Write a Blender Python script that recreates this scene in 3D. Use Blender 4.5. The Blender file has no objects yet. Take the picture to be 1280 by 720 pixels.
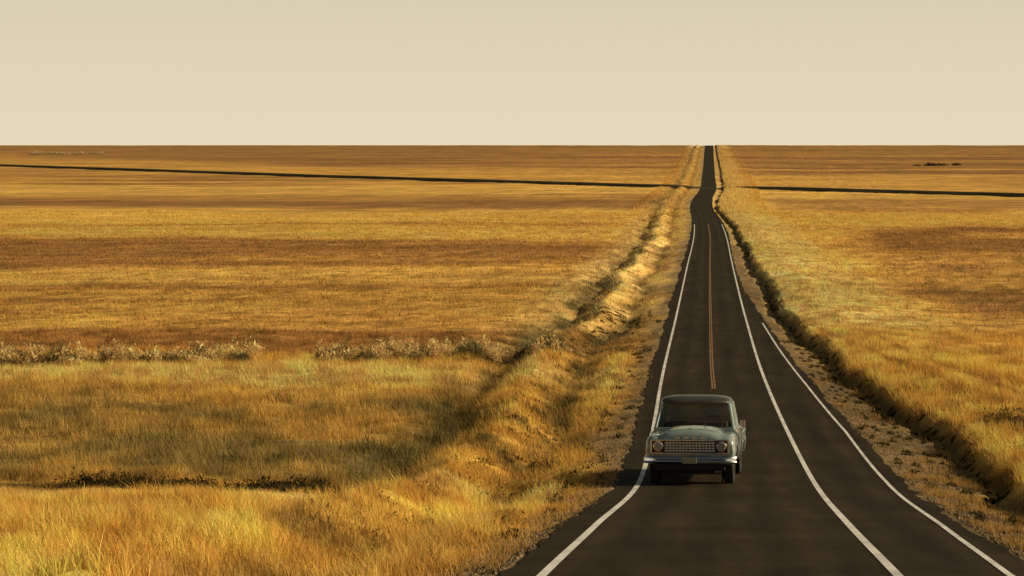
import bpy, bmesh, math
import numpy as np
from mathutils import Vector, Matrix
rng=np.random.default_rng(7)
F=3000.0
scene=bpy.context.scene
COL=scene.collection

# ------------------------------------------------------------ helpers
def hermite(xs,ys,x):
    xs=np.array(xs,float);ys=np.array(ys,float);x=np.asarray(x,float)
    h=np.diff(xs);s=np.diff(ys)/h
    m=np.empty_like(ys);m[0]=s[0];m[-1]=s[-1]
    m[1:-1]=(s[:-1]*h[1:]+s[1:]*h[:-1])/(h[:-1]+h[1:])
    i=np.clip(np.searchsorted(xs,x)-1,0,len(xs)-2)
    t=(x-xs[i])/h[i]
    tt=np.clip(t,0,1)
    h00=2*tt**3-3*tt**2+1;h10=tt**3-2*tt**2+tt;h01=-2*tt**3+3*tt**2;h11=tt**3-tt**2
    v=h00*ys[i]+h10*h[i]*m[i]+h01*ys[i+1]+h11*h[i]*m[i+1]
    v=np.where(t<0,ys[0]+m[0]*(x-xs[0]),v);v=np.where(t>1,ys[-1]+m[-1]*(x-xs[-1]),v)
    return v
def ss(a,b,x):
    t=np.clip((np.asarray(x,float)-a)/(b-a),0,1);return t*t*(3-2*t)
def hsh(ix,iy,s):
    n=(ix.astype(np.int64)*374761393+iy.astype(np.int64)*668265263+s*1442695041)&0x7fffffff
    n=((n^(n>>13))*1274126177)&0x7fffffff
    n=(n^(n>>16))&0xffffff
    return n/float(0xffffff)
def vn(x,y,s=0):
    x=np.asarray(x,float);y=np.asarray(y,float)
    ix=np.floor(x);iy=np.floor(y);fx=x-ix;fy=y-iy
    fx=fx*fx*(3-2*fx);fy=fy*fy*(3-2*fy)
    a=hsh(ix,iy,s);b=hsh(ix+1,iy,s);c=hsh(ix,iy+1,s);d=hsh(ix+1,iy+1,s)
    return (a*(1-fx)+b*fx)*(1-fy)+(c*(1-fx)+d*fx)*fy
def fbm(x,y,s=0,o=3):
    v=0;a=1;t=0
    for k in range(o):
        v=v+a*vn(x*2**k+17.3*k,y*2**k-9.1*k,s+k);t+=a;a*=.55
    return v/t

# ------------------------------------------------------------ terrain definition
PD=[-30,0,26,35.8,53.5,68,87,130,191,318,573,900,1330]
PY=[None,None,720,660,600,540,480,400,340,285,236,205,182]
PZ=[-1.2,-2.15]+[-(y-182)*d/F for d,y in zip(PD[2:],PY[2:])]
def prof(y):
    y=np.asarray(y,float)
    return hermite(PD+[1500,2200],PZ+[-.25,-9.0],np.minimum(y,2200))
CPX=[(26,900),(35.8,903),(53.5,908),(68,900),(87,892),(130,888.5),(191,887.5),(300,887),(350,884),(420,877.5),(480,879),(560,885.5),(700,886.5),(1000,886.5),(1330,886.5)]
CD=[-30,0]+[a for a,b in CPX]; CX=[0.0,0.03]+[(b-887)*a/F for a,b in CPX]
def cen(y):
    y=np.asarray(y,float)
    return np.where(y>1330,CX[-1],hermite(CD,CX,np.minimum(y,1330)))
def Redge(y): return hermite([-30,26,60,87,125,160,320,400,1400],[3.6,3.6,4.0,3.65,3.0,2.45,2.3,2.1,2.3],np.clip(y,-30,1400))
def Ledge(y): return np.interp(y,[-30,300,400,1400],[-2.42,-2.35,-2.1,-2.3])
def Rline(y): return np.interp(y,[-30,26,36,53,68,87,108,127],[3.12,3.12,3.3,3.5,3.55,3.32,2.98,2.72])
def ditch(y):
    y=np.asarray(y,float)
    b=hermite([-30,46,62,80,100,145,205,318,375,430,520,1400],[5.8,5.8,5.85,5.5,4.9,3.9,3.5,3.2,2.7,2.7,3.1,3.2],np.clip(y,-30,1400))
    return b+(vn(y*.13,y*0+3,5)-.5)*.6+(vn(y*.5,y*0+7,6)-.5)*.3
CRA=np.array([-300.,915.]);CRB=np.array([110.,455.])
def crd(x,y):
    d=CRB-CRA;L=np.hypot(*d);n=np.array([-d[1],d[0]])/L
    return (x-CRA[0])*n[0]+(y-CRA[1])*n[1]
def yditch(x): return 52.0+(vn(x*.12,x*0,51)-.5)*1.8+(vn(x*.6,x*0,53)-.5)*.8
def T(x,y):
    x=np.asarray(x,float);y=np.asarray(y,float)
    u=x-cen(y);z=prof(y)
    wob=(vn(y*.1,y*0,11)-.5)*1.2
    ul=u+wob*ss(-3,-5,u)
    sl=np.interp(ul,[-200,-40,-12,-9.4,-8.0,-6.5,-4.9,-3.4,-2.4],[0,0,.0,-.05,-.50,.25,-.45,-.10,0.])
    R=Redge(y);D=ditch(y)
    sr=np.zeros_like(z)
    def seg(sr,a,b,za,zb):
        t=np.clip((u-a)/np.maximum(b-a,.01),0,1);return np.where(u>a,za+(zb-za)*t,sr)
    sr=seg(sr,R,D-.45,0,-.20);sr=seg(sr,D-.45,D,-.20,-.36);sr=seg(sr,D,D+.6,-.36,.20)
    sr=seg(sr,D+.6,D+2.5,.20,.36);sr=seg(sr,D+2.5,D+10,.36,.1);sr=seg(sr,D+10,D+45,.1,0)
    z=z+np.where(u<0,sl,sr)
    off=np.where(u<0,ss(-2.7,-5,u),ss(.3,2.,u-R))
    nod=1-.9*np.exp(-((y-50.5)/4)**4)*ss(-6.,-8.,u)
    z=z+off*nod*((fbm(x*.9,y*.9,21)-.5)*.26+(vn(x*.12,y*.12,31)-.5)*.35*ss(3,12,abs(u)))
    z=z+ss(15,80,abs(u))*(fbm(x*.012,y*.009,41)-.5)*2.2*ss(120,420,y)*(1-ss(1000,1250,y))*(1-np.exp(-(crd(x,y)/130)**2))
    return z

# albedos
GB=np.array([.90,.525,.125]);GM=np.array([.80,.435,.095]);BR=np.array([.50,.255,.070]);GR=np.array([.21,.165,.060])
PALE=np.array([.90,.60,.22]);DK=np.array([.042,.032,.015]);DIRT=np.array([.34,.225,.11]);DBR=np.array([.34,.165,.055])
def zone(x,y):
    x=np.asarray(x,float);y=np.asarray(y,float)
    u=x-cen(y)
    n1=fbm(x*.05,y*.035,61,4);n2=fbm(x*.25,y*.18,71,3);n3=fbm(x*.011,y*.02,81,3)
    n4=fbm(x*1.5,y*.7,75,3)
    yw=y*(1+(n1-.5)*.08)+(n3-.5)*.10*y
    def mix(c,d,m):
        m=np.clip(m,0,1)[...,None];return c*(1-m)+d*m
    c=np.ones(x.shape+(3,))*GB
    c=mix(c,GM,ss(.40,.65,n2)*.8)
    L=c.copy()
    yg=y+(n2-.5)*6
    L=mix(L,GR,ss(52.5,54,y)*(1-ss(74,91,yg))*(.50+.45*ss(.38,.60,fbm(x*.45,y*.22,91,4)))*ss(-6.4,-9,u)*.95)
    L=mix(L,GR,(1-ss(32,48,y))*ss(.50,.64,fbm(x*.6,y*.32,93,4))*.5)
    L=mix(L,PALE,ss(84,88,yg)*(1-ss(94,100,yg))*.6)
    L=mix(L,PALE,ss(45,49,yg)*(1-ss(50.0,50.8,y))*.5)
    f=ss(101,105,y+(x+20)*-.25)
    fld=np.ones(x.shape+(3,))*(BR*.42+GM*.58)
    fld=mix(fld,BR,ss(.42,.62,n1)*.7)
    fld=mix(fld,GM,ss(.5,.7,fbm(x*.03,y*.02,95,3))*.8)
    fld=mix(fld,DBR,ss(.50,.66,fbm(x*.015,y*.07,96,4))*.75)
    fld=mix(fld,GB,ss(168,176,yw)*(1-ss(190,202,yw))*.6)
    fld=mix(fld,DBR,ss(218,226,yw)*(1-ss(258,268,yw))*.65)
    fld=mix(fld,GB,ss(268,284,yw)*(1-ss(395,420,yw))*(.8+.2*ss(.3,.6,n1)))
    fld=mix(fld,BR,ss(318,324,yw)*(1-ss(334,340,yw))*.6)
    fld=mix(fld,DBR,ss(415,435,yw)*(1-ss(475,500,yw))*.8)
    fld=mix(fld,GB,ss(505,525,yw)*(1-ss(600,620,yw))*.65)
    L=mix(L,fld,f)
    Rr=c.copy()
    Rr=mix(Rr,BR,ss(.48,.66,fbm(x*.09,y*.05,97,3))*.5*ss(8,13,u))
    Rr=mix(Rr,DBR,ss(0,7,u-(8+.03*(y-90)))*ss(88,118,y+(n1-.5)*20)*(1-ss(310,330,y))*(.45+.45*ss(.38,.55,n1)))
    Rr=mix(Rr,GB,ss(310,330,y)*(1-ss(380,400,yw))*.8)
    Rr=mix(Rr,BR,ss(390,410,yw)*(1-ss(470,500,yw))*.8*ss(8,20,u))
    for o_ in (0,1.5):
        Rr=mix(Rr,BR*.5,.8*np.exp(-((u-(6.9+o_+(96-y)*.075))/.16)**2)*ss(56,64,y)*(1-ss(115,140,y)))
    Rr=mix(Rr,DK*1.6,.85*np.exp(-((y-66)/2.2)**2)*ss(6.9,7.6,u)*(1-ss(9.5,11,u)))
    c=np.where((u<0)[...,None],L,Rr)
    cd=crd(x,y)
    far=np.ones(x.shape+(3,))*BR
    far=mix(far,GM,ss(.50,.62,fbm(x*.006,y*.013,101,3))*.6)
    far=mix(far,DBR,ss(.45,.60,fbm(x*.004,y*.02,103,3))*.9)
    far=mix(far,GM,(1-ss(60,110,abs(cd)+40*(n3-.5)))*.7)
    far=mix(far,DBR*1.1,ss(900,1150,y+(n3-.5)*200)*.8)
    c=mix(c,far,ss(0,12,np.where(CRB[1]>CRA[1],-cd,cd)))
    v=np.where(u<0,ss(-13,-8,u),1-ss(ditch(y)+4,ditch(y)+10,u))*ss(90,150,y)
    c=mix(c,PALE,v*(.45+.4*ss(.4,.6,n2)))
    wob=(vn(y*.1,y*0,11)-.5)*1.2;ul=u+wob
    g=.9*np.exp(-((ul+4.9)/.75)**2)+.97*np.exp(-((ul+8.5)/1.0)**2)
    g*=ss(-11.5,-10,u)*(1-ss(-3.6,-3.2,u))*(.5+.5*ss(.35,.55,fbm(x*.4,y*.12,105,3)))*ss(46,60,y)*(1-.45*ss(120,250,y))
    c=mix(c,GR*.6,g)
    k=.68+.66*ss(.30,.66,n4)
    k=1+(k-1)*(1-.6*ss(150,500,y))
    c=c*k[...,None]
    c=mix(c,GR*.6,ss(.58,.70,fbm(x*1.1+40,y*.5,77,3))*.75*(u<0)*(1-ss(110,140,y))*ss(-9.5,-7,u)*ss(34,40,y))
    D=ditch(y)
    sh=np.where(u<0,ss(-3.4,-2.75,u+(n2-.5)*1.4+(n4-.5)*1.2),1-ss(D-.6,D-.1,u))*(1-.6*ss(200,500,y))
    c=mix(c,DIRT*np.where(u<0,1.2,.78)[...,None],sh)
    c=mix(c,DK*2,sh*ss(.5,.62,n4)*.45*(1-ss(200,300,y)))
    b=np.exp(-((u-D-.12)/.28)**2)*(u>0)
    c=mix(c,DK*1.6,b*.88*(.7+.3*ss(.35,.6,n4)))  # shade of the cut bank painted dark along its road-facing slope
    yc=yditch(x)
    c=mix(c,DK,.92*np.exp(-((y-yc)/1.4)**2)*ss(-6.2,-8.2,u)*(.45+.55*ss(.25,.5,vn(x*.35,y*.35,55))))
    return np.clip(c,.01,.9)

def mesh_np(name,V,Fc,mat,attr=None,smooth=False):
    me=bpy.data.meshes.new(name)
    n=len(V);m,k=Fc.shape
    me.vertices.add(n);me.vertices.foreach_set('co',np.ascontiguousarray(V,dtype=np.float32).ravel())
    me.loops.add(m*k);me.loops.foreach_set('vertex_index',np.ascontiguousarray(Fc,dtype=np.int32).ravel())
    me.polygons.add(m);me.polygons.foreach_set('loop_start',np.arange(0,m*k,k,dtype=np.int32))
    me.polygons.foreach_set('use_smooth',np.full(m,smooth))
    me.update(calc_edges=True)
    if attr is not None:
        a=me.attributes.new('col','FLOAT_COLOR','POINT')
        c=np.ones((n,4),np.float32);c[:,:3]=attr;a.data.foreach_set('color',c.ravel())
    me.materials.append(mat)
    ob=bpy.data.objects.new(name,me);COL.objects.link(ob);return ob

# ------------------------------------------------------------ materials
def newmat(name):
    m=bpy.data.materials.new(name);m.use_nodes=True;nt=m.node_tree
    for n in list(nt.nodes):
        if n.type!='OUTPUT_MATERIAL': nt.nodes.remove(n)
    return m,nt,nt.nodes,nt.links,nt.nodes['Material Output']
def noise(N,L,vec,scale,detail=4,rough=.6,sc3=None):
    if sc3 is not None:
        mp=N.new('ShaderNodeMapping');mp.inputs['Scale'].default_value=sc3;L.new(vec,mp.inputs['Vector']);vec=mp.outputs[0]
    t=N.new('ShaderNodeTexNoise');t.inputs['Scale'].default_value=scale;t.inputs['Detail'].default_value=detail;t.inputs['Roughness'].default_value=rough
    L.new(vec,t.inputs['Vector']);return t.outputs['Fac']
def mrange(N,L,v,a,b,c,d):
    m=N.new('ShaderNodeMapRange');m.inputs[1].default_value=a;m.inputs[2].default_value=b;m.inputs[3].default_value=c;m.inputs[4].default_value=d
    L.new(v,m.inputs[0]);return m.outputs[0]
def mul(N,L,a,b):
    m=N.new('ShaderNodeMath');m.operation='MULTIPLY'
    L.new(a,m.inputs[0])
    if isinstance(b,(int,float)): m.inputs[1].default_value=b
    else: L.new(b,m.inputs[1])
    return m.outputs[0]
def scalecol(N,L,col,f):
    v=N.new('ShaderNodeVectorMath');v.operation='SCALE';L.new(col,v.inputs[0]);L.new(f,v.inputs['Scale']);return v.outputs[0]

MG,nt,N,L,out=newmat('dry_ground')
at=N.new('ShaderNodeAttribute');at.attribute_name='col'
geo=N.new('ShaderNodeNewGeometry');P=geo.outputs['Position']
a=mrange(N,L,noise(N,L,P,2.2,6,.7),.3,.7,.58,1.36)
b=mrange(N,L,noise(N,L,P,.25,6,.75,(.6,1,1)),.3,.7,.62,1.34)
c=mrange(N,L,noise(N,L,P,.035,6,.75,(.25,1,1)),.35,.65,.74,1.2)
f=mul(N,L,mul(N,L,a,b),c)
bs=N.new('ShaderNodeBsdfPrincipled');bs.inputs['Roughness'].default_value=1;bs.inputs['Specular IOR Level'].default_value=.05
L.new(scalecol(N,L,at.outputs['Color'],f),bs.inputs['Base Color'])
bp=N.new('ShaderNodeBump');bp.inputs['Strength'].default_value=.8;bp.inputs['Distance'].default_value=.25
L.new(noise(N,L,P,1.3,8,.75),bp.inputs['Height']);L.new(bp.outputs[0],bs.inputs['Normal'])
L.new(bs.outputs[0],out.inputs[0])

def vegmat(name,tr=.38):
    m,nt,N,L,out=newmat(name)
    at=N.new('ShaderNodeAttribute');at.attribute_name='col'
    geo=N.new('ShaderNodeNewGeometry')
    f=mrange(N,L,noise(N,L,geo.outputs['Position'],1.6,5,.7),.3,.7,.76,1.24)
    c=scalecol(N,L,at.outputs['Color'],f)
    d=N.new('ShaderNodeBsdfDiffuse');t=N.new('ShaderNodeBsdfTranslucent');mx=N.new('ShaderNodeMixShader');mx.inputs[0].default_value=tr
    L.new(c,d.inputs[0]);L.new(c,t.inputs[0]);L.new(d.outputs[0],mx.inputs[1]);L.new(t.outputs[0],mx.inputs[2]);L.new(mx.outputs[0],out.inputs[0])
    return m
MV=vegmat('dry_grass_blades')

def asphaltmat(name,base):
    m,nt,N,L,out=newmat(name)
    at=N.new('ShaderNodeAttribute');at.attribute_name='col'
    geo=N.new('ShaderNodeNewGeometry');P=geo.outputs['Position']
    a=mrange(N,L,noise(N,L,P,60,3,.8),.3,.7,.65,1.4)
    b=mrange(N,L,noise(N,L,P,1.0,5,.6,(2.2,.12,1)),.3,.7,.66,1.36)
    c=mrange(N,L,noise(N,L,P,.5,4,.6),.35,.65,.82,1.18)
    f=mul(N,L,mul(N,L,a,b),c)
    sep=N.new('ShaderNodeSeparateColor');L.new(at.outputs['Color'],sep.inputs[0])
    w=N.new('ShaderNodeMath');w.operation='SINE';s=mul(N,L,sep.outputs[0],2*math.pi/.955);L.new(s,w.inputs[0])
    wf=mrange(N,L,w.outputs[0],-1,1,.84,1.16)
    f=mul(N,L,f,wf)
    vo=N.new('ShaderNodeTexVoronoi');vo.feature='DISTANCE_TO_EDGE';vo.inputs['Scale'].default_value=.35
    nz=N.new('ShaderNodeTexNoise');nz.inputs['Scale'].default_value=1.5;nz.inputs['Detail'].default_value=4
    L.new(P,nz.inputs['Vector'])
    va=N.new('ShaderNodeVectorMath');va.operation='SCALE';va.inputs['Scale'].default_value=.8;L.new(nz.outputs['Color'],va.inputs[0])
    vb=N.new('ShaderNodeVectorMath');L.new(P,vb.inputs[0]);L.new(va.outputs[0],vb.inputs[1]);L.new(vb.outputs[0],vo.inputs['Vector'])
    cr=mrange(N,L,vo.outputs['Distance'],.0,.012,.6,1.0);f=mul(N,L,f,cr)
    rgb=N.new('ShaderNodeRGB');rgb.outputs[0].default_value=(*base,1)
    bs=N.new('ShaderNodeBsdfPrincipled');bs.inputs['Specular IOR Level'].default_value=.06
    bs.inputs['Roughness'].default_value=.9
    L.new(scalecol(N,L,rgb.outputs[0],f),bs.inputs['Base Color'])
    bp=N.new('ShaderNodeBump');bp.inputs['Strength'].default_value=.5;bp.inputs['Distance'].default_value=.01
    L.new(noise(N,L,P,90,3,.8),bp.inputs['Height']);L.new(bp.outputs[0],bs.inputs['Normal'])
    L.new(bs.outputs[0],out.inputs[0]);return m
MA=asphaltmat('asphalt',(.034,.024,.0125))
def paintmat(name,base,wear=.45,lo=.55):
    m,nt,N,L,out=newmat(name)
    geo=N.new('ShaderNodeNewGeometry');P=geo.outputs['Position']
    bs=N.new('ShaderNodeBsdfPrincipled');bs.inputs['Roughness'].default_value=.7
    w=mrange(N,L,noise(N,L,P,14,6,.8),wear-.06,wear+.06,0,1)
    w2=mrange(N,L,noise(N,L,P,.8,4,.7),.3,.6,lo,1);w=mul(N,L,w,w2)
    mx=N.new('ShaderNodeMix');mx.data_type='RGBA';L.new(w,mx.inputs[0])
    mx.inputs[6].default_value=(.05,.04,.03,1);mx.inputs[7].default_value=(*base,1)
    L.new(mx.outputs[2],bs.inputs['Base Color']);L.new(bs.outputs[0],out.inputs[0]);return m
MW=paintmat('white_road_paint',(.82,.78,.70),.37)
MY=paintmat('yellow_road_paint',(.46,.20,.025),.48,.25)

# ------------------------------------------------------------ ground
ys=np.concatenate([np.arange(-30,20,2),np.arange(20,140,.4),np.arange(140,400,2),np.arange(400,1400,6),np.arange(1400,2200,60),np.geomspace(2200,14000,20)])
ue=[];q=12.
while q<45: ue.append(q);q+=.8
while q<4500: ue.append(q);q*=1.07
ue=np.array(ue)
us=np.concatenate([-ue[::-1],np.arange(-11.8,11.9,.2),ue])
YY,UU=np.meshgrid(ys,us,indexing='ij')
XX=UU+cen(YY)
ZZ=T(XX,YY)
V=np.stack([XX,YY,ZZ],-1).reshape(-1,3)
r,cn=YY.shape
idx=np.arange(r*cn).reshape(r,cn)
Fc=np.stack([idx[:-1,:-1],idx[:-1,1:],idx[1:,1:],idx[1:,:-1]],-1).reshape(-1,4)
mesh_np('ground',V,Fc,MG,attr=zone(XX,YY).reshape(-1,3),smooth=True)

# ------------------------------------------------------------ road & markings
def ribbon(name,rows,lf,rf,dz,mat,nc=2,jag=0):
    y=rows;a=lf(y);b=rf(y)
    if jag:
        a=a+(vn(y*1.7,y*0,201)-.5)*jag+(vn(y*.3,y*0,202)-.5)*jag; b=b+(vn(y*1.7,y*0+4,203)-.5)*jag+(vn(y*.3,y*0+9,204)-.5)*jag
    t=np.linspace(0,1,nc)
    U=a[:,None]*(1-t)+b[:,None]*t
    X=U+cen(y)[:,None];Y=np.repeat(y[:,None],nc,1);Z=np.repeat(prof(y)[:,None],nc,1)+dz
    V=np.stack([X,Y,Z],-1).reshape(-1,3);n=len(y);id=np.arange(n*nc).reshape(n,nc)
    Fc=np.stack([id[:-1,:-1],id[:-1,1:],id[1:,1:],id[1:,:-1]],-1).reshape(-1,4)
    A=np.zeros((len(V),3));A[:,0]=U.ravel()
    return mesh_np(name,V,Fc,mat,attr=A,smooth=True)
rr=ys[ys<2200]
one=lambda y:np.ones_like(y)
ribbon('road',rr,Ledge,lambda y:Redge(y)-.05,.02,MA,7,.14)
W=1.91
lim=rr[rr<335]
ribbon('white_edge_line',lim,lambda y:-W-.055*one(y),lambda y:-W+.055*one(y),.027,MW)
ribbon('white_edge_line',lim,lambda y:W-.055*one(y),lambda y:W+.055*one(y),.027,MW)
ribbon('white_turn_lane_line',rr[rr<127],lambda y:Rline(y)-.04,lambda y:Rline(y)+.04,.027,MW)
yr=rr[(rr>84)&(rr<335)]
ribbon('yellow_center_line',yr,lambda y:-.09*one(y),lambda y:-.03*one(y),.027,MY)
ribbon('yellow_center_line',yr,lambda y:.0*one(y),lambda y:.06*one(y),.027,MY)

# cross road on a low embankment
n=160;t=np.linspace(-.25,1.5,n);c0=CRA+(CRB-CRA)*t[:,None]
dv=(CRB-CRA)/np.hypot(*(CRB-CRA));nn=np.array([-dv[1],dv[0]])
offs=np.array([-4.6,-2.4,-2.2,2.2,2.4,4.6])
X=c0[:,0][:,None]+nn[0]*offs;Y=c0[:,1][:,None]+nn[1]*offs
u0=np.abs(c0[:,0]-cen(c0[:,1]))
hh=(.60*ss(2.6,9,u0))[:,None]*np.array([0,1,1,1,1,0])+np.array([-.4,.04,.05,.05,.04,-.4])
Zc=T(c0[:,0],c0[:,1]);ker=np.exp(-np.linspace(-2,2,15)**2);ker/=ker.sum()
Zs=np.convolve(np.pad(Zc,7,'edge'),ker,'valid');Zc=(Zs*ss(4,20,u0)+prof(c0[:,1])*(1-ss(4,20,u0)))[:,None]
Z=Zc+hh
V=np.stack([X,Y,Z],-1).reshape(-1,3);id=np.arange(n*6).reshape(n,6)
Fc=np.stack([id[:-1,:-1],id[:-1,1:],id[1:,1:],id[1:,:-1]],-1).reshape(-1,4)
A=np.zeros((n,6,3));A[:]=DK*2.0
mesh_np('cross_road',V,Fc,MG,attr=A.reshape(-1,3),smooth=False)

# ------------------------------------------------------------ grass
def sample(n,d0,d1,ml=4.,mr=4.):
    d=np.sqrt(rng.random(n)*(d1**2-d0**2)+d0**2)
    xl=-(887/F*d)-ml;xr=393/F*d+mr
    return xl+(xr-xl)*rng.random(n),d
def keep(x,y):
    u=x-cen(y);n2=fbm(x*.25,y*.18,71,3);nf=vn(x*1.3,y*1.0,301)
    D=ditch(y)
    pl=1-ss(-3.5,-2.6,u+(n2-.5)*1.4+(nf-.5)*1.0)
    plr=np.where(u<0,np.maximum(pl,.30*(nf>.55)*(u<Ledge(y)-.06)),np.where(u>D+.18,1,.35*(nf>.60)*(u>Redge(y)+.05)))
    return rng.random(len(x))<plr*(.3+.7*ss(.3,.55,nf))
def build(x,y,h,w,seg5,lean=.35):
    n=len(x);z=T(x,y)-.03
    th=rng.random(n)*math.pi
    dx=np.cos(th)*w/2;dy=np.sin(th)*w/2
    la=rng.normal(0,1,(n,2))*h[:,None]*lean+np.array([-.12,-.05])*h[:,None]
    c=zone(x,y)
    u=x-cen(y);on=((u>-3.3)&(u<ditch(y)-.2))&(y<300)
    c[on]=c[on]*.4+GM*.45
    v=rng.normal(1,.22,n);pale=(rng.random(n)<.14)
    c=c*v[:,None];c[pale]=c[pale]*.7+PALE*.28
    c=np.clip(c,.01,.9)
    b=np.stack([x,y,z],-1);off=np.stack([dx,dy,0*dx],-1);tip=b+np.stack([la[:,0],la[:,1],h],-1)
    if seg5:
        mid=b+np.stack([la[:,0]*.35,la[:,1]*.35,h*.55],-1)
        V=np.stack([b-off,b+off,mid+off*.75,mid-off*.75,tip],1).reshape(-1,3)
        i=np.arange(n)[:,None]*5
        Fc=np.concatenate([i+np.array([0,1,2]),i+np.array([0,2,3]),i+np.array([3,2,4])],1).reshape(-1,3)
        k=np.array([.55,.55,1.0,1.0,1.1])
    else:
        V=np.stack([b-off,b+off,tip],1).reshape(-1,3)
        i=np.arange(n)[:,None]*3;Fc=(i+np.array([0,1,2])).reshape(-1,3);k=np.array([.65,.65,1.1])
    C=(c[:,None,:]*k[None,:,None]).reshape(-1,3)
    return V,Fc,C
parts=[]
def hmod(x,y):
    u=x-cen(y)
    h=.30+1.25*fbm(x*.9,y*.7,311,3)
    h*=np.where((u>-3.5)&(u<ditch(y)+.4),.5,1)
    h*=1-.62*ss(45,49.5,y)*(1-ss(53.0,54.2,y))*ss(-6.0,-7.6,u)
    return h
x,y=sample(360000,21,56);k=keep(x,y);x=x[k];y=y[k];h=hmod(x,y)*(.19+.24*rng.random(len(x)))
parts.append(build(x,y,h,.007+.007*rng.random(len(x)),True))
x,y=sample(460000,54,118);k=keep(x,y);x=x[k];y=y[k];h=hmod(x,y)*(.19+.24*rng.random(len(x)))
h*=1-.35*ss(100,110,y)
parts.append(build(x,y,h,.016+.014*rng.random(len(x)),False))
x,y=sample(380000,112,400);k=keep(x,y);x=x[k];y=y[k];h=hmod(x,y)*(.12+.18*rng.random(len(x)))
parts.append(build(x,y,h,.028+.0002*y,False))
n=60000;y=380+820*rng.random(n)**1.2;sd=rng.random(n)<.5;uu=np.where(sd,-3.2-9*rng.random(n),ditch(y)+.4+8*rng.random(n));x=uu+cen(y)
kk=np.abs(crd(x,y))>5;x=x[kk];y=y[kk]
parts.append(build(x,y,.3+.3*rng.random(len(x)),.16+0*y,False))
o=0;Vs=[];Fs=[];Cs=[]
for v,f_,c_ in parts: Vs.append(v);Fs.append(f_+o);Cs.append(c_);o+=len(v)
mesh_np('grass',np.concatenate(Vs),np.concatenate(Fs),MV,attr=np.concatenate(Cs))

# ------------------------------------------------------------ scrub (leaf clumps)
def bushes(name,bx,by,br,bh,cols,nl=260,ls=.06):
    Vs=[];Cs=[]
    for X0,Y0,R0,H0,c0 in zip(bx,by,br,bh,cols):
        n=nl
        p=rng.normal(0,1,(n,3));p/=np.linalg.norm(p,axis=1)[:,None]
        lob=1+.35*np.sin(p[:,0]*5+X0)*np.cos(p[:,1]*4+Y0*3)
        r_=rng.random(n)**.4*lob
        p=p*r_[:,None];p[:,2]=np.abs(p[:,2])
        pos=np.stack([X0+p[:,0]*R0,Y0+p[:,1]*R0,p[:,2]*H0],-1)
        pos[:,2]+=T(pos[:,0],pos[:,1])-.03
        a=rng.normal(0,1,(n,3))*ls;b=rng.normal(0,1,(n,3))*ls;a[:,2]+=ls*.8
        Vs.append(np.stack([pos-a*.6,pos+b*.6,pos+a],1).reshape(-1,3))
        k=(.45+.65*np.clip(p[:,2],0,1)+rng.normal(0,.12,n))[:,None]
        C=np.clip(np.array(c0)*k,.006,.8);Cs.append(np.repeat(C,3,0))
    V=np.concatenate(Vs);mesh_np(name,V,np.arange(len(V)).reshape(-1,3),MV,attr=np.concatenate(Cs))
n=230;bx=-36+29.5*rng.random(n);by=94+(bx+36)/29.*10+rng.normal(0,.8,n)
gap=vn(bx*.35,bx*0,401)>.16;bx=bx[gap];by=by[gap];n=len(bx)
br=.3+.6*rng.random(n)**1.5;bh=.35+.60*rng.random(n)
sc=[np.array([.86,.60,.26])*(.75+.4*rng.random()) if rng.random()<.8 else np.array([.22,.18,.075]) for _ in range(n)]
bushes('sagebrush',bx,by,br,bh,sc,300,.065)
n=150;bx=-38+31*rng.random(n);by=91.6+(bx+36)/29.*10+rng.normal(0,.4,n);g=vn(bx*.25,bx*0,403)>.42;bx=bx[g];by=by[g];n=len(bx)
h1=.30+.2*rng.random(n)
yy=50+rng.random(240)**1.5*340;uu=ditch(yy)+.10+rng.normal(0,.16,240)
bx=np.concatenate([bx,uu+cen(yy)]);by=np.concatenate([by,yy]);h1=np.concatenate([h1,.04+.08*rng.random(240)])
n4=420;yy=32+110*rng.random(n4);uu=-4.9+rng.normal(0,1.1,n4);uu=np.minimum(uu,-2.8)
bx=np.concatenate([bx,uu+cen(yy)]);by=np.concatenate([by,yy]);h1=np.concatenate([h1,.08+.16*rng.random(n4)])
n5=160;yy=36+80*rng.random(n5);uu=Redge(yy)+.15+rng.random(n5)*(ditch(yy)-Redge(yy)-.2)
bx=np.concatenate([bx,uu+cen(yy)]);by=np.concatenate([by,yy]);h1=np.concatenate([h1,.04+.08*rng.random(n5)])
n6=60;yy=66+rng.normal(0,1.6,n6);uu=7.6+2.6*rng.random(n6)
bx=np.concatenate([bx,uu+cen(yy)]);by=np.concatenate([by,yy]);h1=np.concatenate([h1,.22+.25*rng.random(n6)])
N3=len(bx)
bushes('low_scrub',bx,by,h1*1.25,h1,[np.array([.085,.064,.026])*(.6+1.0*rng.random()) for _ in range(N3)],80,.035)
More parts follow.
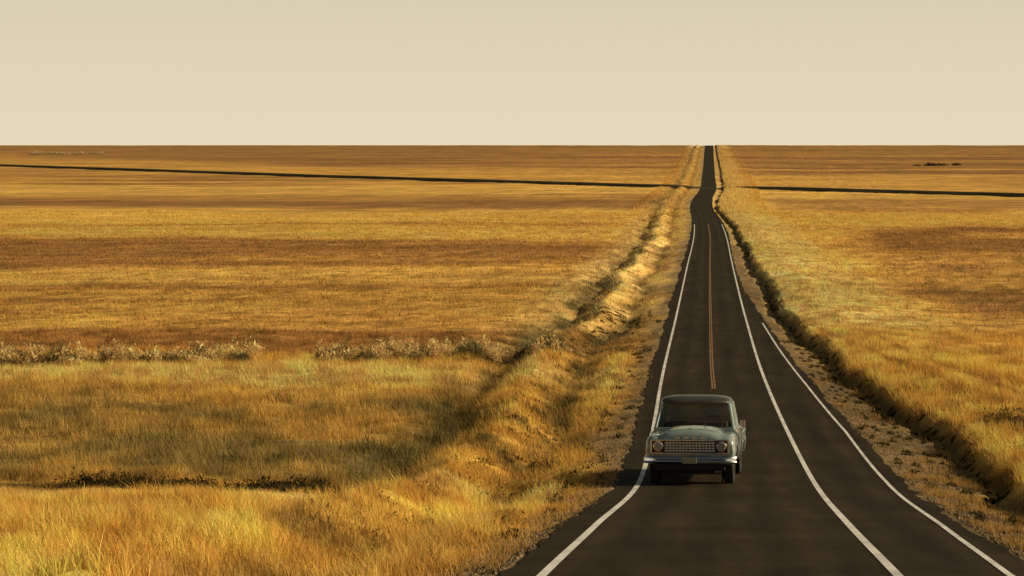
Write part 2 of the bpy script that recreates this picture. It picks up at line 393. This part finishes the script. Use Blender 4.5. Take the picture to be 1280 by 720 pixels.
# dark weeds in the drain that crosses the left field; clumps added on the verge imitate the truck's shadow
n2=430;xx=-26+19.4*rng.random(n2);kg=vn(xx*.5,xx*0,407)>.30;xx=xx[kg];n2=len(xx)
yy=yditch(xx)+rng.normal(0,.75,n2)
x3=-4.6+1.5*rng.random(26);xx=np.concatenate([xx,x3]);yy=np.concatenate([yy,50.9+rng.normal(0,.35,26)]);n2=len(xx)
hs=(.08+.24*rng.random(n2)**1.4)*(.5+.9*vn(xx*.8,xx*0,409))
bushes('ditch_and_shadow_scrub',xx,yy,hs*1.7,hs,[np.array([.040,.030,.013])*(.6+1.4*rng.random()) for _ in range(n2)],90,.035)
n=36;bx=np.concatenate([-300+32*rng.random(n),72+18*rng.random(12)]);by=np.concatenate([1060+8*rng.random(n),862+5*rng.random(12)])
bushes('distant_shrubs',bx,by,.9+1.6*rng.random(n+12),.5+.9*rng.random(n+12),[np.array([.70,.52,.28])]*n+[np.array([.09,.06,.03])]*12,60,.3)

# gravel
n=26000;y=22+70*rng.random(n)**1.5
s_=rng.random(n)<.45
uu=np.where(s_,-2.44-1.3*rng.random(n)**1.6,Redge(y)+.0+rng.random(n)**1.3*(ditch(y)-Redge(y)-.2))
x=uu+cen(y);z=T(x,y);sz=.012+.03*rng.random(n)**3
a_=rng.random(n)*6.28
base=np.stack([x,y,z],-1)
vs=[]
for k_ in range(3):
    vs.append(base+np.stack([np.cos(a_+k_*2.1)*sz,np.sin(a_+k_*2.1)*sz,-.005+0*sz],-1))
vs.append(base+np.stack([0*sz,0*sz,sz*.9],-1))
V=np.stack(vs,1).reshape(-1,3);i=np.arange(n)[:,None]*4
Fc=np.concatenate([i+np.array([0,1,3]),i+np.array([1,2,3]),i+np.array([2,0,3])],1).reshape(-1,3)
cc=np.array([.30,.21,.12])*(.5+.9*rng.random(n))[:,None]
mesh_np('gravel',V,Fc,MG,attr=np.repeat(cc,4,0))

# ------------------------------------------------------------ pickup truck
def pm(name,col,rough=.5,metal=0,spec=.5,coat=0,dirt=0):
    m,nt,N,L,out=newmat(name)
    bs=N.new('ShaderNodeBsdfPrincipled');bs.inputs['Metallic'].default_value=metal
    bs.inputs['Specular IOR Level'].default_value=spec;bs.inputs['Coat Weight'].default_value=coat
    tc=N.new('ShaderNodeTexCoord')
    n_=noise(N,L,tc.outputs['Object'],5,6,.7)
    mx=N.new('ShaderNodeMix');mx.data_type='RGBA';L.new(mrange(N,L,n_,.4,.75,0,dirt if dirt else .15),mx.inputs[0])
    mx.inputs[6].default_value=(*col,1);mx.inputs[7].default_value=(.14,.10,.06,1) if dirt else (*[c*.6 for c in col],1)
    L.new(mx.outputs[2],bs.inputs['Base Color'])
    L.new(mrange(N,L,n_,.3,.7,max(rough-.06,.02),rough+.12),bs.inputs['Roughness'])
    L.new(bs.outputs[0],out.inputs[0]);return m
MP=pm('faded_grey_green_paint',(.29,.37,.36),.20,0,.6,.6,.6)
MD=pm('dark_roof_paint',(.055,.055,.045),.35,0,.5,.2,.3)
MC=pm('chrome',(.78,.76,.72),.12,1,.5,0,.0)
MCd=pm('dull_chrome',(.66,.65,.60),.28,.6,.5,0,.3)
MB=pm('tyre_rubber',(.02,.02,.02),.85,0,.3,0,.4)
MI=pm('dark_interior',(.016,.013,.01),.8)
MS=pm('seat_vinyl',(.08,.04,.025),.6)
ML=pm('headlamp_lens',(.30,.30,.28),.10,.0,.8,.5)
MAm=pm('amber_lens',(.4,.13,.02),.2)
MPl=pm('plate',(.32,.30,.22),.5)
mg,nt,N,L,out=newmat('window_glass')
tr=N.new('ShaderNodeBsdfTransparent');tr.inputs[0].default_value=(.75,.78,.72,1)
gl=N.new('ShaderNodeBsdfGlossy');gl.inputs['Roughness'].default_value=.03;gl.inputs[0].default_value=(.9,.9,.9,1)
fr=N.new('ShaderNodeFresnel');fr.inputs[0].default_value=1.6
mx=N.new('ShaderNodeMixShader');L.new(fr.outputs[0],mx.inputs[0]);L.new(tr.outputs[0],mx.inputs[1]);L.new(gl.outputs[0],mx.inputs[2]);L.new(mx.outputs[0],out.inputs[0])
truck=bpy.data.objects.new('pickup_truck',None);COL.objects.link(truck)
def obj(name,bm,mat,smooth=True,bevel=0):
    bmesh.ops.recalc_face_normals(bm,faces=bm.faces)
    me=bpy.data.meshes.new(name);bm.to_mesh(me);bm.free();me.materials.append(mat)
    o=bpy.data.objects.new(name,me);COL.objects.link(o);o.parent=truck
    if bevel:
        b=o.modifiers.new('b','BEVEL');b.width=bevel;b.segments=2;b.limit_method='ANGLE'
    for p in me.polygons:p.use_smooth=smooth
    if smooth:
        try: me.set_sharp_from_angle(angle=math.radians(42))
        except Exception: pass
    return o
def loft(rings):
    bm=bmesh.new();R=[[bm.verts.new(p) for p in r] for r in rings];n=len(R[0])
    for a,b in zip(R[:-1],R[1:]):
        for i in range(n):bm.faces.new([a[i],a[(i+1)%n],b[(i+1)%n],b[i]])
    bm.faces.new(R[0]);bm.faces.new(R[-1][::-1]);return bm
def box(name,c,s,mat,bevel=.01,rot=None):
    bm=bmesh.new();bmesh.ops.create_cube(bm,size=1)
    M=Matrix.Translation(c)@(rot if rot is not None else Matrix())@Matrix.Diagonal((*s,1))
    bmesh.ops.transform(bm,matrix=M,verts=bm.verts);return obj(name,bm,mat,False,bevel)
def cyl(name,c,r,depth,axis,mat,r2=None,seg=32,bevel=0):
    bm=bmesh.new();bmesh.ops.create_cone(bm,cap_ends=True,segments=seg,radius1=r,radius2=r if r2 is None else r2,depth=depth)
    rot=Matrix.Rotation(math.pi/2,4,'Y') if axis=='x' else (Matrix.Rotation(math.pi/2,4,'X') if axis=='y' else Matrix())
    bmesh.ops.transform(bm,matrix=Matrix.Translation(c)@rot,verts=bm.verts);return obj(name,bm,mat,True,bevel)
def beam(name,a,b,w,d,mat,bevel=.008):
    a=Vector(a);b=Vector(b);v=b-a;q=v.to_track_quat('Z','Y').to_matrix().to_4x4()
    return box(name,(a+b)/2,(w,d,v.length),mat,bevel,q)
def cut(o,cs):
    for (y,z,r) in cs:
        bm=bmesh.new();
        for sx in(-1,1):
            bmesh.ops.create_cone(bm,cap_ends=True,segments=36,radius1=r,radius2=r,depth=.5,matrix=Matrix.Translation((sx*.90,y,z))@Matrix.Rotation(math.pi/2,4,'Y'))
        me=bpy.data.meshes.new('c');bm.to_mesh(me);bm.free();co=bpy.data.objects.new('c',me);COL.objects.link(co)
        m=o.modifiers.new('bo','BOOLEAN');m.operation='DIFFERENCE';m.object=co;m.solver='EXACT'
        par=o.parent;o.parent=None
        dg=bpy.context.evaluated_depsgraph_get();dg.update()
        nm=bpy.data.meshes.new_from_object(o.evaluated_get(dg));o.modifiers.clear();o.data=nm;o.parent=par
        bpy.data.objects.remove(co)
half=[(0,1.19),(.22,1.185),(.42,1.165),(.56,1.125),(.65,1.07),(.71,1.06),(.79,1.07),(.87,1.05),(.925,.99),(.955,.90),(.955,.84),(.97,.76),(.955,.60),(.90,.46)]
def ring(y,xs=1,dz=0,pr=half):
    pts=[(x*xs,y,z+dz*max(0,(z-.7)/.4)) for x,z in pr]
    left=[(-x*xs,y,z+dz*max(0,(z-.7)/.4)) for x,z in pr[1:]]
    return pts+left[::-1]
o=obj('front_body',loft([ring(.02,.94,-.13),ring(.05,.965,-.075),ring(.12,.988,-.03),ring(.25,.998,-.005),ring(.5,1,0),ring(.9,1,.01),ring(1.44,1,.015)]),MP)
cut(o,[(.86,.38,.46)])
cabh=[(0,1.12),(.3,1.12),(.6,1.12),(.8,1.12),(.88,1.11),(.93,1.06),(.962,.98),(.965,.92),(.955,.84),(.97,.76),(.955,.60),(.90,.44)]
obj('cab_body',loft([ring(1.45,1,0,cabh),ring(2.90,1,0,cabh)]),MP)
for sx in(-1,1):
    box('door_gap',(sx*.966,1.62,.82),(.012,.012,.56),MI,0);box('door_gap',(sx*.966,2.74,.82),(.012,.012,.56),MI,0)
    box('door_handle',(sx*.985,2.6,.93),(.03,.13,.025),MC,.006)
for sx in(-1,1):
    bw=[(.86,.48),(.93,.46),(.965,.60),(.975,.76),(.955,.84),(.965,.94),(.955,1.06),(.92,1.09),(.87,1.09),(.86,1.0)]
    o=obj('bed_side',loft([[(sx*a,2.95,b) for a,b in bw],[(sx*a,4.95,b) for a,b in bw]]),MP);cut(o,[(3.96,.38,.44)])
box('bed_floor',(0,3.95,.62),(1.70,1.94,.06),MI);box('bed_headboard',(0,2.975,.85),(1.70,.04,.46),MP);box('tailgate',(0,4.93,.82),(1.70,.05,.52),MP)
box('rear_bumper',(0,5.05,.5),(1.85,.12,.16),MC,.03)
box('chassis',(0,2.6,.42),(.9,4.6,.16),MI)
box('engine_bay',(0,.8,.5),(1.1,1.2,.5),MI)
for sx in(-1,1):
    for yw in(.86,3.96):
        bm=bmesh.new();prof_=[(.20,-.09),(.33,-.105),(.365,-.085),(.375,-.04),(.375,.04),(.365,.085),(.33,.105),(.20,.09)]
        R_=[];
        for k in range(40):
            a=2*math.pi*k/40;R_.append([bm.verts.new((sx*.80+w_,yw+math.cos(a)*r_,.375+math.sin(a)*r_)) for r_,w_ in prof_])
        for k in range(40):
            A_=R_[k];B_=R_[(k+1)%40]
            for j in range(len(prof_)-1):bm.faces.new([A_[j],A_[j+1],B_[j+1],B_[j]])
        obj('tyre',bm,MB)
        cyl('rim',(sx*.80,yw,.375),.205,.15,'x',MCd);cyl('hubcap',(sx*.885,yw,.375),.12,.05,'x',MC,seg=24)
        cyl('wheel_well',(sx*.66,yw,.44),.42,.02,'x',MI)
zb=1.12;zt=1.665
fb=(.86,1.47);ft=(.735,1.76);rb=(.86,2.86);rt=(.745,2.76)
for sx in(-1,1):
    beam('a_pillar',(sx*fb[0],fb[1],zb-.02),(sx*ft[0],ft[1],zt+.03),.065,.07,MP,.02)
    beam('rear_pillar',(sx*(rb[0]-.02),rb[1]-.03,zb-.02),(sx*(rt[0]-.02),rt[1]-.03,zt+.03),.13,.10,MP,.02)
    beam('vent_pillar',(sx*.845,1.80,zb),(sx*.765,1.93,zt),.02,.03,MCd,0)
    beam('window_sill',(sx*.87,1.47,zb+.01),(sx*.87,2.86,zb+.01),.05,.05,MP)
    bm=bmesh.new();bm.faces.new([bm.verts.new(p) for p in[(sx*.85,1.55,zb+.02),(sx*.85,2.80,zb+.02),(sx*.745,2.72,zt),(sx*.745,1.84,zt)]]);obj('side_glass',bm,mg,False)
beam('windshield_sill',(-.85,1.46,zb+.015),(.85,1.46,zb+.015),.06,.05,MP)
beam('windshield_header',(-.735,1.76,zt),(.735,1.76,zt),.06,.06,MD)
beam('rear_sill',(-.84,2.84,zb+.05),(.84,2.84,zb+.05),.05,.10,MD)
beam('rear_header',(-.735,2.75,zt-.01),(.735,2.75,zt-.01),.05,.07,MD)
bm=bmesh.new();bm.faces.new([bm.verts.new(p) for p in[(-.83,1.475,zb+.03),(.83,1.475,zb+.03),(.715,1.75,zt-.02),(-.715,1.75,zt-.02)]]);obj('windshield',bm,mg,False)
bm=bmesh.new();bm.faces.new([bm.verts.new(p) for p in[(-.78,2.84,zb+.09),(.78,2.84,zb+.09),(.70,2.76,zt-.04),(-.70,2.76,zt-.04)]]);obj('rear_window',bm,mg,False)
def rr_ring(hx,y0,y1,z,n=44,e=4.5):
    cy=(y0+y1)/2;hy=(y1-y0)/2;P_=[]
    for k in range(n):
        a=2*math.pi*k/n;c_=math.cos(a);s_=math.sin(a)
        P_.append((hx*math.copysign(abs(c_)**(2/e),c_),cy+hy*math.copysign(abs(s_)**(2/e),s_),z))
    return P_
obj('roof',loft([rr_ring(.77,1.68,2.83,1.67),rr_ring(.79,1.66,2.84,1.69),rr_ring(.785,1.68,2.83,1.73),rr_ring(.75,1.74,2.80,1.775),rr_ring(.66,1.84,2.72,1.81),rr_ring(.48,1.96,2.62,1.835),rr_ring(.22,2.1,2.5,1.842)]),MD)
box('seat_back',(0,2.55,1.12),(1.35,.16,.26),MS,.05);box('dashboard',(0,1.66,1.13),(1.50,.22,.08),MI,.03)
bm=bmesh.new();R0=.2;RR=[]
for k in range(28):
    a=2*math.pi*k/28;ce=Vector((math.cos(a)*R0,0,math.sin(a)*R0));ou=Vector((math.cos(a),0,math.sin(a)))
    RR.append([bm.verts.new(ce+ou*.014*math.cos(b_)+Vector((0,.014*math.sin(b_),0))) for b_ in [0,1.57,3.14,4.71]])
for k in range(28):
    for j in range(4):bm.faces.new([RR[k][j],RR[k][(j+1)%4],RR[(k+1)%28][(j+1)%4],RR[(k+1)%28][j]])
bmesh.ops.transform(bm,matrix=Matrix.Translation((.38,1.98,1.22))@Matrix.Rotation(math.radians(-30),4,'X'),verts=bm.verts)
obj('steering_wheel',bm,MI)
box('grille_shade_panel',(0,.008,.82),(1.60,.03,.26),MI,.01)  # dark panel set proud of the nose, recess shade put into its colour
beam('grille_frame',(-.81,-.012,.96),(.81,-.012,.96),.032,.035,MC);beam('grille_frame',(-.81,-.012,.685),(.81,-.012,.685),.03,.03,MC)
for sx in(-1,1):beam('grille_frame',(sx*.82,-.012,.685),(sx*.82,-.012,.96),.03,.03,MC)
for z_ in(.74,.795,.85,.905):box('grille_bar',(0,-.016,z_),(1.08,.02,.024),MCd,.004)
for k in range(15):box('grille_slat',(-.49+.07*k,-.012,.825),(.018,.016,.22),MCd,.003)
for sx in(-1,1):
    cyl('headlamp_bezel',(sx*.675,-.012,.84),.108,.05,'y',MC,bevel=.008);cyl('headlamp',(sx*.675,-.03,.84),.088,.05,'y',ML,bevel=.012)
    box('turn_signal',(sx*.675,-.01,.712),(.16,.03,.03),MAm,.008)
    beam('wiper',(sx*.12+.1,1.455,1.165),(sx*.12+.42,1.52,1.22),.012,.012,MI,0)
beam('mirror_arm',(.93,1.62,1.10),(1.04,1.58,1.22),.015,.015,MC,0);box('mirror',(1.05,1.56,1.25),(.11,.03,.16),MC,.02)
for k,lx in enumerate((-.27,-.09,.09,.27)):box('hood_letter',(lx,.012,1.015),(.10,.03,.04),MC,.006)
box('hood_ornament',(0,.40,1.195),(.03,.35,.025),MC,.01)
prb=[(-.0,.62),(-.03,.61),(-.05,.57),(-.04,.54),(-.055,.51),(-.03,.48),(0,.47),(.02,.54)]
rg=[]
for X_ in np.linspace(-.98,.98,21):
    b_=-.05+.16*max(0,(abs(X_)-.75)/.24)**2;rg.append([(X_,b_+p_,z_) for p_,z_ in prb])
obj('front_bumper',loft(rg),MC)
box('license_plate',(0,-.115,.54),(.30,.012,.13),MPl,.004)
box('valance',(0,.02,.40),(1.5,.05,.16),MI,.02)
yf=51.4;sx0=-.425
scl=1.01;yaw=math.radians(-3.4)
y1=yf+.86;y2=yf+3.96
z1=float(prof(y1))+.02;z2=float(prof(y2))+.02
pitch=math.atan2(z2-z1,y2-y1)
truck.matrix_world=Matrix.Translation((sx0,yf,z1-.86*math.tan(pitch)-.004))@Matrix.Rotation(yaw,4,'Z')@Matrix.Rotation(pitch,4,'X')@Matrix.Scale(scl,4)

# ------------------------------------------------------------ light
el=math.radians(23);az=math.radians(86)
w=bpy.data.worlds.new('World');scene.world=w;w.use_nodes=True
N=w.node_tree.nodes;L=w.node_tree.links
bg=N['Background'];sk=N.new('ShaderNodeTexSky');sk.sky_type='NISHITA';sk.sun_disc=False;sk.sun_elevation=el;sk.sun_rotation=az
sk.air_density=1.0;sk.dust_density=1.2;sk.ozone_density=.8
tint=N.new('ShaderNodeMix');tint.data_type='RGBA';tint.blend_type='MULTIPLY';tint.inputs[0].default_value=1
L.new(sk.outputs[0],tint.inputs[6]);tint.inputs[7].default_value=(1.0,.84,.60,1)
tc=N.new('ShaderNodeTexCoord');sp=N.new('ShaderNodeSeparateXYZ');L.new(tc.outputs['Generated'],sp.inputs[0])
hz=N.new('ShaderNodeValToRGB');L.new(sp.outputs[2],hz.inputs[0])
S_=.05
cr=hz.color_ramp
cr.elements[0].position=0.0;cr.elements[0].color=(.82,.71,.505,1)
cr.elements[1].position=.07;cr.elements[1].color=(.69,.62,.465,1)
fa=N.new('ShaderNodeMapRange');fa.interpolation_type='SMOOTHSTEP';L.new(sp.outputs[2],fa.inputs[0])
fa.inputs[1].default_value=.08;fa.inputs[2].default_value=.22;fa.inputs[3].default_value=.97;fa.inputs[4].default_value=0
sc_=N.new('ShaderNodeVectorMath');sc_.operation='SCALE';sc_.inputs['Scale'].default_value=1/S_;L.new(hz.outputs[0],sc_.inputs[0])
hm=N.new('ShaderNodeMix');hm.data_type='RGBA';L.new(fa.outputs[0],hm.inputs[0]);L.new(tint.outputs[2],hm.inputs[6]);L.new(sc_.outputs[0],hm.inputs[7])
L.new(hm.outputs[2],bg.inputs['Color']);bg.inputs['Strength'].default_value=S_
sd=bpy.data.lights.new('sun','SUN');sd.energy=5;sd.angle=math.radians(.5);sd.color=(1,.85,.56)
so=bpy.data.objects.new('sun',sd);COL.objects.link(so)
dirv=Vector((math.cos(el)*math.sin(az),math.cos(el)*math.cos(az),math.sin(el)))
so.rotation_euler=dirv.to_track_quat('Z','Y').to_euler()
# ------------------------------------------------------------ camera
cd_=bpy.data.cameras.new('camera');cam=bpy.data.objects.new('camera',cd_);COL.objects.link(cam)
cam.location=(0,0,0);cam.rotation_euler=(math.pi/2,0,0)
cd_.sensor_width=36;cd_.lens=F/1280*36;cd_.shift_x=-(887-640)/1280;cd_.shift_y=-(360-182)/1280
cd_.clip_start=.5;cd_.clip_end=30000
scene.camera=cam
scene.view_settings.view_transform='Standard';scene.view_settings.look='None';scene.view_settings.exposure=0
